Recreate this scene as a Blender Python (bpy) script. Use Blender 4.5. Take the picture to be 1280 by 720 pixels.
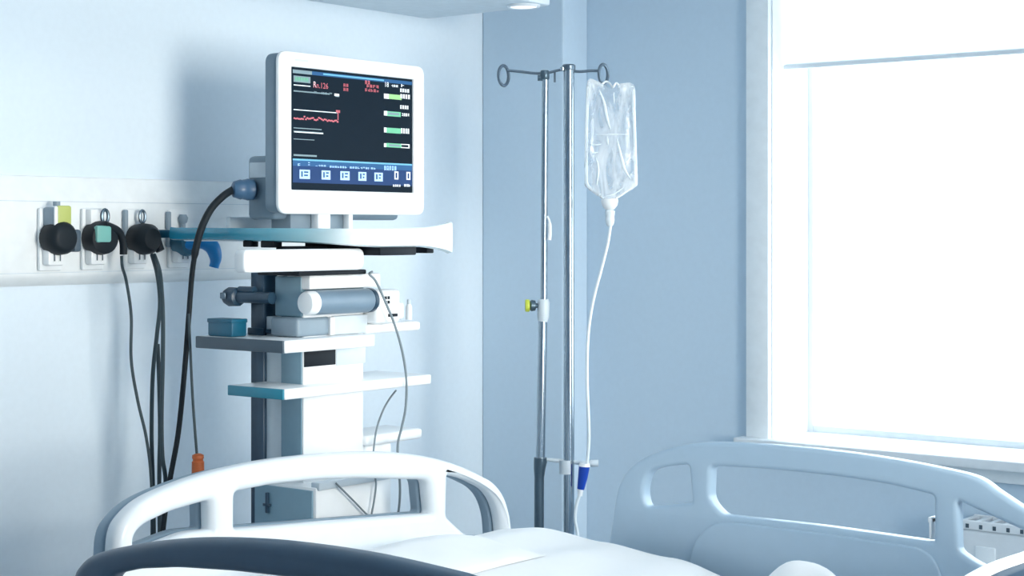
import bpy, bmesh, math, random
from mathutils import Vector, Matrix, noise
random.seed(7)
for o in list(bpy.data.objects): bpy.data.objects.remove(o, do_unlink=True)
S = bpy.context.scene; COL = S.collection
# ------------------------------------------------------------------ camera
F, HOR, TH = 2100.0, 288.0, math.radians(38)          # focal length in px, horizon row, yaw to the room axes
CX, CY, CZ = 3.149, -3.886, 1.6
cs, sn = math.cos(TH), math.sin(TH)
cd = bpy.data.cameras.new('camera'); cam = bpy.data.objects.new('camera', cd); COL.objects.link(cam)
cam.location = (CX, CY, CZ); cam.rotation_euler = (math.pi/2, 0, TH)
cd.sensor_width = 36; cd.lens = F/1280*36; cd.shift_y = -(360-HOR)/1280; cd.clip_start = .05
S.camera = cam
# ------------------------------------------------------------------ light
S.view_settings.view_transform = 'Standard'; S.view_settings.look = 'None'
S.view_settings.exposure = 0.0; S.view_settings.gamma = 1; S.view_settings.use_curve_mapping = False
SKY, SKYC = 4.2, (0.92, 0.97, 1.0)
FILL_W = 6.5
SUN = 9.0
w = bpy.data.worlds.new('sky'); S.world = w; w.use_nodes = True
nt = w.node_tree; bg = nt.nodes['Background']
tc = nt.nodes.new('ShaderNodeTexCoord'); nz = nt.nodes.new('ShaderNodeTexNoise'); nz.inputs['Scale'].default_value = 2.2
rp = nt.nodes.new('ShaderNodeValToRGB'); rp.color_ramp.elements[0].color = (SKYC[0]*.93, SKYC[1]*.96, 1, 1); rp.color_ramp.elements[1].color = (SKYC[0], SKYC[1], 1, 1)
nt.links.new(tc.outputs['Generated'], nz.inputs['Vector']); nt.links.new(nz.outputs['Fac'], rp.inputs['Fac']); nt.links.new(rp.outputs['Color'], bg.inputs['Color'])
bg.inputs['Strength'].default_value = SKY
def portal(loc, rot, sx, sy):
    l = bpy.data.lights.new('sky_portal', 'AREA'); l.shape = 'RECTANGLE'; l.size = sx; l.size_y = sy; l.cycles.is_portal = True
    o = bpy.data.objects.new('sky_portal', l); COL.objects.link(o); o.location = loc; o.rotation_euler = rot
portal((2.3, .40, 1.85), (-math.pi/2, 0, 0), 2.9, 1.7)            # window_1 light heads to -y
portal((5.06, -2.0, 1.65), (0, math.pi/2, 0), 1.95, 1.4)           # window_added light heads to -x

sl = bpy.data.lights.new('sun', 'SUN'); sl.energy = SUN; sl.angle = math.radians(36); sl.color = (1, .91, .81)      # low hazy sun through window_added
so = bpy.data.objects.new('sun', sl); COL.objects.link(so); so.location = (6, -2, 2)
so.rotation_euler = Vector((-1, .20, -.10)).to_track_quat('-Z', 'Y').to_euler()

# ------------------------------------------------------------------ pixel / plane maths
def _cf(px): t = (px-640)/F; return t, t*cs-sn, t*sn+cs
def on_x(px, py, x0):
    t, a, b = _cf(px); Y = (x0-CX)/a; return Vector((x0, CY+Y*b, CZ-(py-HOR)*Y/F))
def on_y(px, py, y0):
    t, a, b = _cf(px); Y = (y0-CY)/b; return Vector((CX+Y*a, y0, CZ-(py-HOR)*Y/F))
def at(px, py, Y):
    t, a, b = _cf(px); return Vector((CX+Y*a, CY+Y*b, CZ-(py-HOR)*Y/F))
VX = Vector((cs, sn, 0)); VY = Vector((-sn, cs, 0)); VZ = Vector((0, 0, 1))   # camera right / forward in room axes

# ------------------------------------------------------------------ materials
M = {}
def mat(name, col, rough=.5, metal=0, var=.03, bump=0, scale=30, emis=0, trans=0, spec=.5, coat=0, ior=None):
    m = bpy.data.materials.new(name); m.use_nodes = True; n = m.node_tree; b = n.nodes['Principled BSDF']
    tc = n.nodes.new('ShaderNodeTexCoord'); nz = n.nodes.new('ShaderNodeTexNoise'); nz.inputs['Scale'].default_value = scale; nz.inputs['Detail'].default_value = 3
    n.links.new(tc.outputs['Object'], nz.inputs['Vector'])
    r = n.nodes.new('ShaderNodeValToRGB'); r.color_ramp.elements[0].position = .3; r.color_ramp.elements[1].position = .7
    r.color_ramp.elements[0].color = [max(0, c*(1-var)) for c in col]+[1]; r.color_ramp.elements[1].color = [min(1, c*(1+var)) for c in col]+[1]
    n.links.new(nz.outputs['Fac'], r.inputs['Fac']); n.links.new(r.outputs['Color'], b.inputs['Base Color'])
    b.inputs['Roughness'].default_value = rough; b.inputs['Metallic'].default_value = metal
    b.inputs['Specular IOR Level'].default_value = spec; b.inputs['Coat Weight'].default_value = coat
    if trans: b.inputs['Transmission Weight'].default_value = trans
    if ior: b.inputs['IOR'].default_value = ior
    if emis: n.links.new(r.outputs['Color'], b.inputs['Emission Color']); b.inputs['Emission Strength'].default_value = emis
    if bump:
        bp = n.nodes.new('ShaderNodeBump'); bp.inputs['Strength'].default_value = bump; bp.inputs['Distance'].default_value = .01
        n.links.new(nz.outputs['Fac'], bp.inputs['Height']); n.links.new(bp.outputs['Normal'], b.inputs['Normal'])
    M[name] = m; return m
mat('wall_paint_lit', (.73, .83, .915), .75, bump=.02, scale=60, var=.012)  # same wall paint, lightened so the left wall's brightness is in the colour
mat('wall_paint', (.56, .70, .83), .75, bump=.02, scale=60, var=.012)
mat('ceiling_paint', (.72, .80, .86), .9)
mat('floor_vinyl', (.42, .50, .56), .35, scale=8, var=.08)
mat('trim_white', (.80, .85, .89), .45)
mat('frame_white', (.84, .90, .94), .5)
mat('blind_fabric', (.86, .88, .89), .9, scale=200)
mat('rail_white', (.86, .90, .92), .35)
mat('plastic_white', (.90, .93, .95), .28, coat=.25, var=.01)
mat('edge_shaded', (.26, .36, .45), .4)
mat('rail_shaded', (.40, .54, .67), .32, coat=.3, var=.012)  # white rail plastic, darkened: its shade is put into the colour
mat('shell_shaded', (.20, .28, .35), .42)  # dark grey holds the shade on the monitor's left side
mat('bed_white', (.84, .89, .93), .32, coat=.3, var=.012)
mat('plastic_grey', (.25, .33, .40), .4)
mat('plastic_pale', (.62, .70, .76), .38)
mat('tower_blue', (.20, .34, .43), .4)
mat('tower_navy', (.022, .060, .105), .35)
mat('shelf_grey', (.065, .10, .135), .45)
mat('teal', (.02, .25, .36), .3)
mat('teal_dark', (.006, .11, .19), .35)
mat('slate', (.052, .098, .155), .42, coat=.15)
mat('black', (.006, .010, .016), .5, spec=.2)
mat('rubber', (.012, .018, .024), .5, spec=.2)
mat('cable_grey', (.045, .07, .085), .5, spec=.2)
mat('barrel_grey', (.17, .25, .33), .4)
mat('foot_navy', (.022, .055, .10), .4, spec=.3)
mat('cable_pale', (.22, .27, .30), .45)
mat('chrome', (.40, .47, .53), .20, metal=1)
mat('steel', (.15, .20, .25), .35, metal=.9)
mat('steel_dark', (.10, .15, .19), .32, metal=.7)
mat('yellow', (.52, .60, .06), .4)
mat('tag_yellow', (.50, .56, .16), .4)
mat('tag_green', (.20, .50, .45), .4)
mat('handle_blue', (.012, .24, .60), .3)
mat('plug_blue', (.05, .12, .22), .35)
mat('clamp_blue', (.004, .055, .42), .35)
mat('orange', (.55, .13, .035), .5)
mat('sheet', (.94, .95, .96), .85, bump=.12, scale=14, var=.01)
mat('pillow', (.94, .95, .96), .85, bump=.1, scale=12, var=.01)
mat('mattress', (.45, .58, .70), .7)
mat('tube_clear', (.80, .88, .93), .2, coat=.4)
mat('screen_dark', (.004, .010, .018), .4, emis=.7, spec=.05)
mat('px_blue', (.003, .026, .10), .4, emis=.8, spec=.2)
mat('px_blue_mid', (.012, .07, .18), .4, emis=.7, spec=.2)
mat('px_sky', (.12, .34, .50), .4, emis=.6, spec=.2)
mat('px_icon', (.38, .58, .85), .4, emis=.6, spec=.2)
mat('px_white', (.72, .76, .78), .4, emis=.6, spec=.2)
mat('px_grey', (.16, .23, .26), .4, emis=.6, spec=.2)
mat('px_green', (.12, .40, .24), .4, emis=.6, spec=.2)
mat('px_lime', (.25, .48, .20), .4, emis=.6, spec=.2)
mat('px_red', (.45, .12, .15), .4, emis=.6, spec=.2)
mat('lens', (.9, .95, 1.0), .4, emis=1.2)
# thin bag film: mostly clear with milky creases
m = bpy.data.materials.new('bag_film'); m.use_nodes = True; n = m.node_tree; n.nodes.clear(); M['bag_film'] = m
out = n.nodes.new('ShaderNodeOutputMaterial'); mx = n.nodes.new('ShaderNodeMixShader'); tr = n.nodes.new('ShaderNodeBsdfTransparent'); pb = n.nodes.new('ShaderNodeBsdfPrincipled')
tr.inputs['Color'].default_value = (.95, .97, .99, 1); pb.inputs['Base Color'].default_value = (.9, .94, .97, 1); pb.inputs['Roughness'].default_value = .12; pb.inputs['Coat Weight'].default_value = .6
tc = n.nodes.new('ShaderNodeTexCoord'); mp = n.nodes.new('ShaderNodeMapping'); mp.inputs['Scale'].default_value = (26, 26, 7)
nz = n.nodes.new('ShaderNodeTexNoise'); nz.inputs['Scale'].default_value = 1.0; nz.inputs['Detail'].default_value = 4; nz.inputs['Distortion'].default_value = .8
rp = n.nodes.new('ShaderNodeValToRGB'); e = rp.color_ramp.elements; e[0].position = .42; e[0].color = (.13, .13, .13, 1); e[1].position = .68; e[1].color = (.72, .72, .72, 1)
n.links.new(tc.outputs['Object'], mp.inputs['Vector']); n.links.new(mp.outputs['Vector'], nz.inputs['Vector']); n.links.new(nz.outputs['Fac'], rp.inputs['Fac'])
n.links.new(rp.outputs['Color'], mx.inputs['Fac']); n.links.new(tr.outputs[0], mx.inputs[1]); n.links.new(pb.outputs[0], mx.inputs[2]); n.links.new(mx.outputs[0], out.inputs['Surface'])
# blind: light cloth that lets daylight through
m = M['blind_fabric']; n = m.node_tree; b = n.nodes['Principled BSDF']; o_ = n.nodes['Material Output']
tl = n.nodes.new('ShaderNodeBsdfTranslucent'); tl.inputs['Color'].default_value = (.93, .95, .96, 1); mx = n.nodes.new('ShaderNodeMixShader'); mx.inputs[0].default_value = .6
n.links.new(b.outputs[0], mx.inputs[1]); n.links.new(tl.outputs[0], mx.inputs[2]); n.links.new(mx.outputs[0], o_.inputs['Surface'])
# window glass
m = bpy.data.materials.new('window_glass'); m.use_nodes = True; n = m.node_tree; n.nodes.clear(); M['window_glass'] = m
out = n.nodes.new('ShaderNodeOutputMaterial'); mx = n.nodes.new('ShaderNodeMixShader'); tr = n.nodes.new('ShaderNodeBsdfTransparent'); gl = n.nodes.new('ShaderNodeBsdfGlossy')
tr.inputs['Color'].default_value = (.96, .98, .98, 1); gl.inputs['Roughness'].default_value = .02; mx.inputs['Fac'].default_value = .05
n.links.new(tr.outputs[0], mx.inputs[1]); n.links.new(gl.outputs[0], mx.inputs[2]); n.links.new(mx.outputs[0], out.inputs['Surface'])
# teal-to-pale tray lip: the tray's own two-tone moulding along its length
m = mat('tray_lip', (.5, .6, .7), .25, coat=.3); n = m.node_tree; b = n.nodes['Principled BSDF']
for l in list(b.inputs['Base Color'].links): n.links.remove(l)
tc = n.nodes.new('ShaderNodeTexCoord'); sx = n.nodes.new('ShaderNodeSeparateXYZ'); rp = n.nodes.new('ShaderNodeValToRGB')
n.links.new(tc.outputs['Object'], sx.inputs[0]); n.links.new(sx.outputs['X'], rp.inputs['Fac']); n.links.new(rp.outputs['Color'], b.inputs['Base Color'])
e = rp.color_ramp.elements; e[0].position = .30; e[0].color = (.02, .24, .37, 1); e[1].position = .655; e[1].color = (.74, .85, .89, 1)
x = e.new(.45); x.color = (.10, .42, .54, 1); x = e.new(.55); x.color = (.36, .68, .76, 1)

# ------------------------------------------------------------------ object helpers
def link(name, me, m=None, parent=None, smooth=True):
    o = bpy.data.objects.new(name, me); COL.objects.link(o)
    if m: me.materials.append(M[m] if isinstance(m, str) else m)
    if smooth:
        for p in me.polygons: p.use_smooth = True
        try: me.set_sharp_from_angle(angle=math.radians(38))
        except Exception: pass
    if parent is not None: o.parent = parent; o.matrix_parent_inverse = Matrix.Translation(-parent.matrix_basis.translation)
    return o
def obj(name, bm, m, parent=None, smooth=True):
    bmesh.ops.recalc_face_normals(bm, faces=bm.faces)
    me = bpy.data.meshes.new(name); bm.to_mesh(me); bm.free()
    return link(name, me, m, parent, smooth)
def tag(o, label=None, cat=None, group=None, kind=None):
    if label: o['label'] = label
    if cat: o['category'] = cat
    if group: o['group'] = group
    if kind: o['kind'] = kind
    return o
def thing(name, label, cat, loc=(0, 0, 0), group=None):
    o = bpy.data.objects.new(name, None); COL.objects.link(o); o.location = loc; o.empty_display_size = .05
    return tag(o, label, cat, group)
def struct(o): o['kind'] = 'structure'; return o
def box(bm, lo, hi, bev=0, seg=2):
    t = bmesh.new(); bmesh.ops.create_cube(t, size=1)
    lo, hi = Vector(lo), Vector(hi)
    a = Vector([min(lo[i], hi[i]) for i in range(3)]); b = Vector([max(lo[i], hi[i]) for i in range(3)])
    for v in t.verts: v.co = Vector([(v.co[i]+.5)*(b[i]-a[i])+a[i] for i in range(3)])
    if bev: bmesh.ops.bevel(t, geom=list(t.edges), offset=min(bev, min(b-a)*.49), segments=seg, profile=.5, affect='EDGES')
    merge(bm, t); return bm
def merge(bm, t):
    me = bpy.data.meshes.new('tmp'); t.to_mesh(me); t.free(); bm.from_mesh(me); bpy.data.meshes.remove(me)
def B(*args, **k): return box(bmesh.new(), *args, **k)
def tube(bm, pts, r, seg=10, cap=True):
    pts = [Vector(p) for p in pts]; N = len(pts); rr = r if isinstance(r, (list, tuple)) else [r]*N
    T = []
    for i in range(N):
        d = (pts[min(i+1, N-1)]-pts[max(i-1, 0)]); T.append(d.normalized() if d.length else Vector((0, 0, 1)))
    up = Vector((0, 0, 1)) if abs(T[0].z) < .9 else Vector((1, 0, 0))
    n = T[0].cross(up).normalized(); rings = []
    for i in range(N):
        n = (n-T[i]*n.dot(T[i])); n = n.normalized() if n.length > 1e-6 else T[i].orthogonal().normalized()
        b = T[i].cross(n)
        rings.append([bm.verts.new(pts[i]+(n*math.cos(a)+b*math.sin(a))*rr[i]) for a in [2*math.pi*k/seg for k in range(seg)]])
    for i in range(N-1):
        for k in range(seg): bm.faces.new((rings[i][k], rings[i][(k+1) % seg], rings[i+1][(k+1) % seg], rings[i+1][k]))
    if cap: bm.faces.new(rings[0][::-1]); bm.faces.new(rings[-1])
    return bm
def spline(pts, n=8, closed=False):
    pts = [Vector(p) for p in pts]; N = len(pts); out = []
    rng = range(N) if closed else range(N-1)
    for i in rng:
        g = (lambda j: pts[j % N]) if closed else (lambda j: pts[max(0, min(N-1, j))])
        p0, p1, p2, p3 = g(i-1), g(i), g(i+1), g(i+2)
        for k in range(n):
            t = k/n; out.append(.5*((2*p1)+(-p0+p2)*t+(2*p0-5*p1+4*p2-p3)*t*t+(-p0+3*p1-3*p2+p3)*t**3))
    if not closed: out.append(pts[-1])
    return out
def rounded(pts, rad, n=5):
    """2D polygon with rounded corners; rad one number or a list"""
    P = [Vector((p[0], p[1])) for p in pts]; N = len(P); out = []
    for i in range(N):
        a, b, c = P[i-1], P[i], P[(i+1) % N]; r = rad[i] if isinstance(rad, (list, tuple)) else rad
        u = a-b; v = c-b; r = min(r, u.length*.48, v.length*.48)
        if r < 1e-5: out.append(b); continue
        p, q = b+u.normalized()*r, b+v.normalized()*r
        for k in range(n+1):
            t = k/n; out.append((1-t)**2*p+2*t*(1-t)*b+t*t*q)
    return out
def panel(name, loops, th, bev, mtx, m, parent=None, seg=3):
    """filled plate with holes (loops are lists of 2D points), th thick, rounded edges, mapped by mtx"""
    cu = bpy.data.curves.new(name, 'CURVE'); cu.dimensions = '2D'; cu.fill_mode = 'BOTH'
    for lp in loops:
        sp = cu.splines.new('POLY'); sp.points.add(len(lp)-1); sp.use_cyclic_u = True
        for p, q in zip(sp.points, lp): p.co = (q[0], q[1], 0, 1)
    cu.extrude = max(th/2-bev, 0.0001); cu.bevel_depth = bev; cu.bevel_resolution = seg; cu.offset = -bev
    t = bpy.data.objects.new('tmp', cu); COL.objects.link(t)
    dg = bpy.context.evaluated_depsgraph_get(); me = bpy.data.meshes.new_from_object(t.evaluated_get(dg))
    bpy.data.objects.remove(t); bpy.data.curves.remove(cu)
    me.transform(mtx); me.name = name; me.materials.clear()
    bm = bmesh.new(); bm.from_mesh(me); bmesh.ops.remove_doubles(bm, verts=bm.verts, dist=1e-5); bmesh.ops.recalc_face_normals(bm, faces=bm.faces); bm.to_mesh(me); bm.free()
    return link(name, me, m, parent)
MYZ = lambda x0: Matrix(((0, 0, 1, x0), (1, 0, 0, 0), (0, 1, 0, 0), (0, 0, 0, 1)))    # (a,b) -> (x0, a, b)
MXZ = lambda y0: Matrix(((1, 0, 0, 0), (0, 0, -1, y0), (0, 1, 0, 0), (0, 0, 0, 1)))   # (a,b) -> (a, y0, b)
MXY = lambda z0: Matrix(((1, 0, 0, 0), (0, 1, 0, 0), (0, 0, 1, z0), (0, 0, 0, 1)))
def px_x(pts, x0): return [(lambda v: (v.y, v.z))(on_x(a, b, x0)) for a, b in pts]
def px_y(pts, y0): return [(lambda v: (v.x, v.z))(on_y(a, b, y0)) for a, b in pts]
def cyl(bm, a, b, r, r2=None, seg=20):
    return tube(bm, [a, b], [r, r if r2 is None else r2], seg)
def lathe(bm, prof, org, axis=Vector((0, 0, 1)), seg=24):
    """prof list of (radius, height) along axis"""
    ax = Vector(axis).normalized(); n = ax.orthogonal().normalized(); b = ax.cross(n); org = Vector(org); rings = []
    for r, h in prof: rings.append([bm.verts.new(org+ax*h+(n*math.cos(t)+b*math.sin(t))*max(r, 1e-4)) for t in [2*math.pi*k/seg for k in range(seg)]])
    for i in range(len(rings)-1):
        for k in range(seg): bm.faces.new((rings[i][k], rings[i][(k+1) % seg], rings[i+1][(k+1) % seg], rings[i+1][k]))
    bm.faces.new(rings[0][::-1]); bm.faces.new(rings[-1]); return bm

# ================================================================== ROOM SHELL
WY = .12                       # inner face of the window wall
XR, YN, ZC = 5.0, -6.0, 2.75
struct(obj('floor', B((-.2, YN-.2, -.12), (XR+.2, WY+.3, 0)), 'floor_vinyl', smooth=False))
struct(obj('ceiling', B((-.2, YN-.2, ZC), (XR+.2, WY+.3, ZC+.15)), 'ceiling_paint', smooth=False))
struct(obj('wall_left', B((-.2, YN-.2, 0), (0, WY+.3, ZC)), 'wall_paint_lit', smooth=False))
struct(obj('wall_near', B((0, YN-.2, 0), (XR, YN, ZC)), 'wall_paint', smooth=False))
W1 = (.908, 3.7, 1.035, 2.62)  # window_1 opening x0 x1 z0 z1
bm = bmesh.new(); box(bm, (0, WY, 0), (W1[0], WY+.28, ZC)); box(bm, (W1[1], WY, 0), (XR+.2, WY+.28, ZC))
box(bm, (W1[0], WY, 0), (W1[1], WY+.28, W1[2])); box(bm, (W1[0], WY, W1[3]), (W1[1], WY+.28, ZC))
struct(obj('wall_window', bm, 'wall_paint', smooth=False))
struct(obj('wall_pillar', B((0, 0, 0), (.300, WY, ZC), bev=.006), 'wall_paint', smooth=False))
W2 = (-2.65, -1.35, .70, 2.65)    # window_added opening y0 y1 z0 z1
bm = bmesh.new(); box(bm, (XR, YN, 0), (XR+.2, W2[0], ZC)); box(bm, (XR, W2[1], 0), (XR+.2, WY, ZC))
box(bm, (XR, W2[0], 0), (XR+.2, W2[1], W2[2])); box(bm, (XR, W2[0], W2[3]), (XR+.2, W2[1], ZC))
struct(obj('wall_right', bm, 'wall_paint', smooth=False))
for nm, lo, hi in (('baseboard_left', (0, YN, 0), (.015, 0, .1)), ('baseboard_window', (.31, WY-.015, 0), (XR, WY, .1)), ('baseboard_near', (.02, YN, 0), (XR, YN+.015, .1)), ('baseboard_right', (XR-.015, YN+.02, 0), (XR, WY-.02, .1))):
    struct(obj(nm, B(lo, hi, bev=.004), 'trim_white'))
# window 1
w1 = struct(thing('window_1', 'large bright white-framed window filling the right of the view', 'window', (W1[0], WY, W1[2])))
x0, x1, z0, z1 = W1
bm = bmesh.new(); yo = WY+.20
box(bm, (x0, yo, z0), (x0+.02, yo+.05, z1), .004); box(bm, (x1-.05, yo, z0), (x1, yo+.05, z1), .004)
box(bm, (x0+.02, yo, z0), (x1-.05, yo+.05, z0+.022), .003); box(bm, (x0+.02, yo, z1-.05), (x1-.05, yo+.05, z1), .003)
obj('frame', bm, 'trim_white', w1)
obj('casing', box(B((x0-.069, WY-.018, z0+.002), (x0, WY+.001, ZC-.05), bev=.003), (x1, WY-.018, z0+.002), (x1+.07, WY+.001, ZC-.05), .003), 'frame_white', w1)
obj('glass', B((x0+.018, yo+.02, z0+.018), (x1-.045, yo+.026, z1-.045)), 'window_glass', w1, smooth=False)
obj('jamb_lining', box(B((x0, WY, z0), (x0+.004, yo+.08, z1)), (x1-.004, WY, z0), (x1, yo+.08, z1)), 'trim_white', w1, smooth=False)
obj('sill', B((x0-.09, WY-.05, z0-.022), (x1+.09, yo+.08, z0+.004), bev=.004, seg=3), 'trim_white', w1)
obj('apron', B((x0+.02, WY-.022, z0-.055), (x1, WY, z0-.022), bev=.004), 'frame_white', w1)
# unseen side window, added and sized to light the left wall
w2 = struct(thing('window_added', 'unseen window added in the side wall to light the monitor wall', 'window', (XR, -2.0, .70)))
bm = bmesh.new(); y0, y1, z0, z1 = W2
for a, b in (((XR+.1, y0, z0), (XR+.15, y0+.05, z1)), ((XR+.1, y1-.05, z0), (XR+.15, y1, z1)), ((XR+.1, y0, z0), (XR+.15, y1, z0+.05)), ((XR+.1, y0, z1-.05), (XR+.15, y1, z1))): box(bm, a, b, .004)
obj('frame', bm, 'trim_white', w2); obj('glass', B((XR+.12, y0+.04, z0+.04), (XR+.126, y1-.04, z1-.04)), 'window_glass', w2, smooth=False)
obj('sill', B((XR-.04, y0-.05, z0-.025), (XR+.1, y1+.05, z0), bev=.006), 'trim_white', w2)
# roller blind
zb = CZ+(HOR-82)*4.54/F
rb = thing('roller_blind', 'white roller blind with grey bottom bar pulled part way down the bright window', 'blind', (W1[0]+.05, WY+.06, 2.55))
obj('fabric', B((W1[0]+.012, WY+.058, zb+.004), (W1[1]-.012, WY+.0605, 2.58)), 'blind_fabric', rb, smooth=False)
obj('bottom_bar', B((W1[0]+.008, WY+.05, zb-.008), (W1[1]-.008, WY+.068, zb+.006), bev=.004), 'frame_white', rb)
obj('roller', cyl(bmesh.new(), (W1[0]+.012, WY+.07, 2.585), (W1[1]-.012, WY+.07, 2.585), .03), 'trim_white', rb)
# bulkhead over the bed head
bk = struct(panel('trim_1', [rounded([(0.0, -4.6), (.450, -4.6), (.450, -.250), (0.0, -.250)], [0, .02, .03, 0])], .20, .006, MXY(2.305), 'ceiling_paint'))
dl = thing('downlight', 'small bright downlight set under the bulkhead near the room corner', 'light', (.405, -.34, 2.205))
obj('rim', tube(bmesh.new(), [Vector((.395+.040*math.cos(a), -.31+.040*math.sin(a), 2.203)) for a in [2*math.pi*k/24 for k in range(25)]], .005, 8, cap=False), 'trim_white', dl)
obj('lens', lathe(bmesh.new(), [(.037, -.004), (.038, .002)], (.395, -.31, 2.205)), 'lens', dl)
# fill lamps added in the ceiling, out of view, to brighten the bed and room
for i, (lx, ly) in enumerate(((1.6, -1.55), (2.0, -4.2), (3.9, -2.9))):
    cp = thing('fill_lamp', ['unseen square fill lamp added in the ceiling above the bed', 'unseen square fill lamp added in the ceiling above the near floor', 'unseen square fill lamp added in the ceiling nearest the side window'][i], 'light', (lx, ly, ZC), 'added ceiling fill lamps')
    bm = bmesh.new(); r = .3
    for a, b in (((-r, -r), (r, -r+.03)), ((-r, r-.03), (r, r)), ((-r, -r+.03), (-r+.03, r-.03)), ((r-.03, -r+.03), (r, r-.03))): box(bm, (lx+a[0], ly+a[1], ZC-.012), (lx+b[0], ly+b[1], ZC+.002), .002)
    obj('frame', bm, 'trim_white', cp); dm = mat('fill_diffuser%d' % i, (.93, .97, 1), .5, emis=FILL_W)
    obj('diffuser', B((lx-r+.03, ly-r+.03, ZC-.008), (lx+r-.03, ly+r-.03, ZC+.002)), dm, cp, smooth=False)

# ================================================================== WALL TRUNKING AND OUTLETS
tr_ = thing('wall_trunking', 'long white horizontal equipment trunking on the left wall carrying the outlets', 'rail', (0, -2.2, 1.48))
prof = [(0.0005, 1.722), (.012, 1.720), (.030, 1.676), (.034, 1.668), (.034, 1.502), (.030, 1.495), (.012, 1.478), (.0005, 1.476)]
bm = bmesh.new(); ya, yb = -4.2, -.70
A_ = [bm.verts.new((a, ya, b)) for a, b in prof]; C_ = [bm.verts.new((a, yb, b)) for a, b in prof]
for i in range(len(prof)-1): bm.faces.new((A_[i], A_[i+1], C_[i+1], C_[i]))
bm.faces.new((A_[-1], A_[0], C_[0], C_[-1])); bm.faces.new(A_[::-1]); bm.faces.new(C_)
obj('body', bm, 'rail_white', tr_)
obj('cover_seam', box(B((.0335, ya, 1.664), (.0348, yb, 1.6655)), (.0335, ya, 1.505), (.0348, yb, 1.5065)), 'plastic_pale', tr_, smooth=False)
RX = .035
def outlet(px, label, kind):
    c = on_x(px, 303, RX+.045); y, z = c.y, c.z
    t = thing('wall_outlet', label, 'outlet', (RX, y, z), 'outlets along the trunking')
    # back plate and white lower socket
    obj('back_plate', panel_bm_box(y-.030, y+.030, 1.510, 1.650, .010), 'rail_white', t)
    obj('socket', box(box(B((RX+.008, y-.024, 1.522), (RX+.034, y+.020, 1.560), bev=.006), (RX+.034, y-.012, 1.530), (RX+.0355, y-.006, 1.545)), (RX+.034, y+.002, 1.530), (RX+.0355, y+.008, 1.545)), 'plastic_white', t)
    obj('socket_slot', box(B((RX+.034, y-.011, 1.532), (RX+.0362, y-.008, 1.548)), (RX+.034, y+.004, 1.532), (RX+.0362, y+.007, 1.548)), 'shelf_grey', t)
    return t, y, z
def panel_bm_box(y0, y1, z0, z1, th): return B((RX-.001, y0, z0), (RX+th, y1, z1), bev=.004)
# 1: yellow tag
t, y, z = outlet(76, 'outlet with grey and yellow-green tag above a round black plug', 0)
obj('plug', lathe(bmesh.new(), [(.020, 0), (.035, .006), (.038, .030), (.036, .048), (.028, .058), (.020, .060)], (RX+.008, y, 1.583), (1, 0, 0)), 'rubber', t)
obj('plug_lever', B((RX+.02, y+.026, 1.552), (RX+.060, y+.046, 1.602), bev=.006), 'shelf_grey', t)
obj('tag_holder', B((RX+.008, y-.022, 1.608), (RX+.050, y+.016, 1.652), bev=.006), 'plastic_grey', t)
obj('tag_plate', B((RX+.046, y-.015, 1.609), (RX+.056, y+.022, 1.655), bev=.006), 'tag_yellow', t)
obj('tag_edge', B((RX+.049, y-.022, 1.611), (RX+.054, y-.014, 1.652), bev=.001), 'plastic_white', t)
obj('top_cap', cyl(bmesh.new(), (RX+.03, y, 1.654), (RX+.03, y, 1.664), .008), 'plastic_grey', t)
# 2: green label
t, y, z = outlet(129, 'outlet with a square green label on a black plug, second from the left', 1)
obj('plug', lathe(bmesh.new(), [(.024, 0), (.037, .006), (.039, .030), (.036, .046), (.020, .052)], (RX+.008, y, 1.583), (1, 0, 0)), 'rubber', t)
obj('plug_lever', tube(bmesh.new(), spline([(RX+.05, y+.0, 1.612), (RX+.052, y+.035, 1.598), (RX+.052, y+.05, 1.575), (RX+.052, y+.052, 1.545)]), [.010]*12+[.009]*13), 'rubber', t)
obj('label_plate', B((RX+.046, y-.030, 1.572), (RX+.062, y+.012, 1.611), bev=.006), 'tag_green', t)
obj('upright_bar', B((RX+.008, y-.022, 1.612), (RX+.030, y+.002, 1.648), bev=.003), 'plastic_white', t)
obj('key_bow', tube(bmesh.new(), [Vector((RX+.034, y+.014+.009*math.cos(a), 1.632+.015*math.sin(a))) for a in [2*math.pi*k/16 for k in range(17)]], .004, 8), 'steel_dark', t)
# 3: silver ring, two leads
t, y, z = outlet(182, 'outlet with a small silver ring above a black plug trailing two leads', 2)
obj('plug', lathe(bmesh.new(), [(.022, 0), (.034, .006), (.037, .030), (.035, .050), (.024, .064), (.012, .066)], (RX+.008, y, 1.580), (1, 0, 0)), 'rubber', t)
obj('plug_neck', cyl(bmesh.new(), (RX+.05, y+.022, 1.58), (RX+.062, y+.03, 1.552), .015, .010), 'black', t)
obj('upright_bar', B((RX+.002, y-.034, 1.585), (RX+.014, y-.024, 1.648), bev=.003), 'plastic_grey', t)  # grey bar stands for the shadow left of the outlet
obj('ring', tube(bmesh.new(), [Vector((RX+.03, y+.003+.008*math.cos(a), 1.632+.014*math.sin(a))) for a in [2*math.pi*k/20 for k in range(21)]], .0035, 8), 'steel', t)
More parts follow.
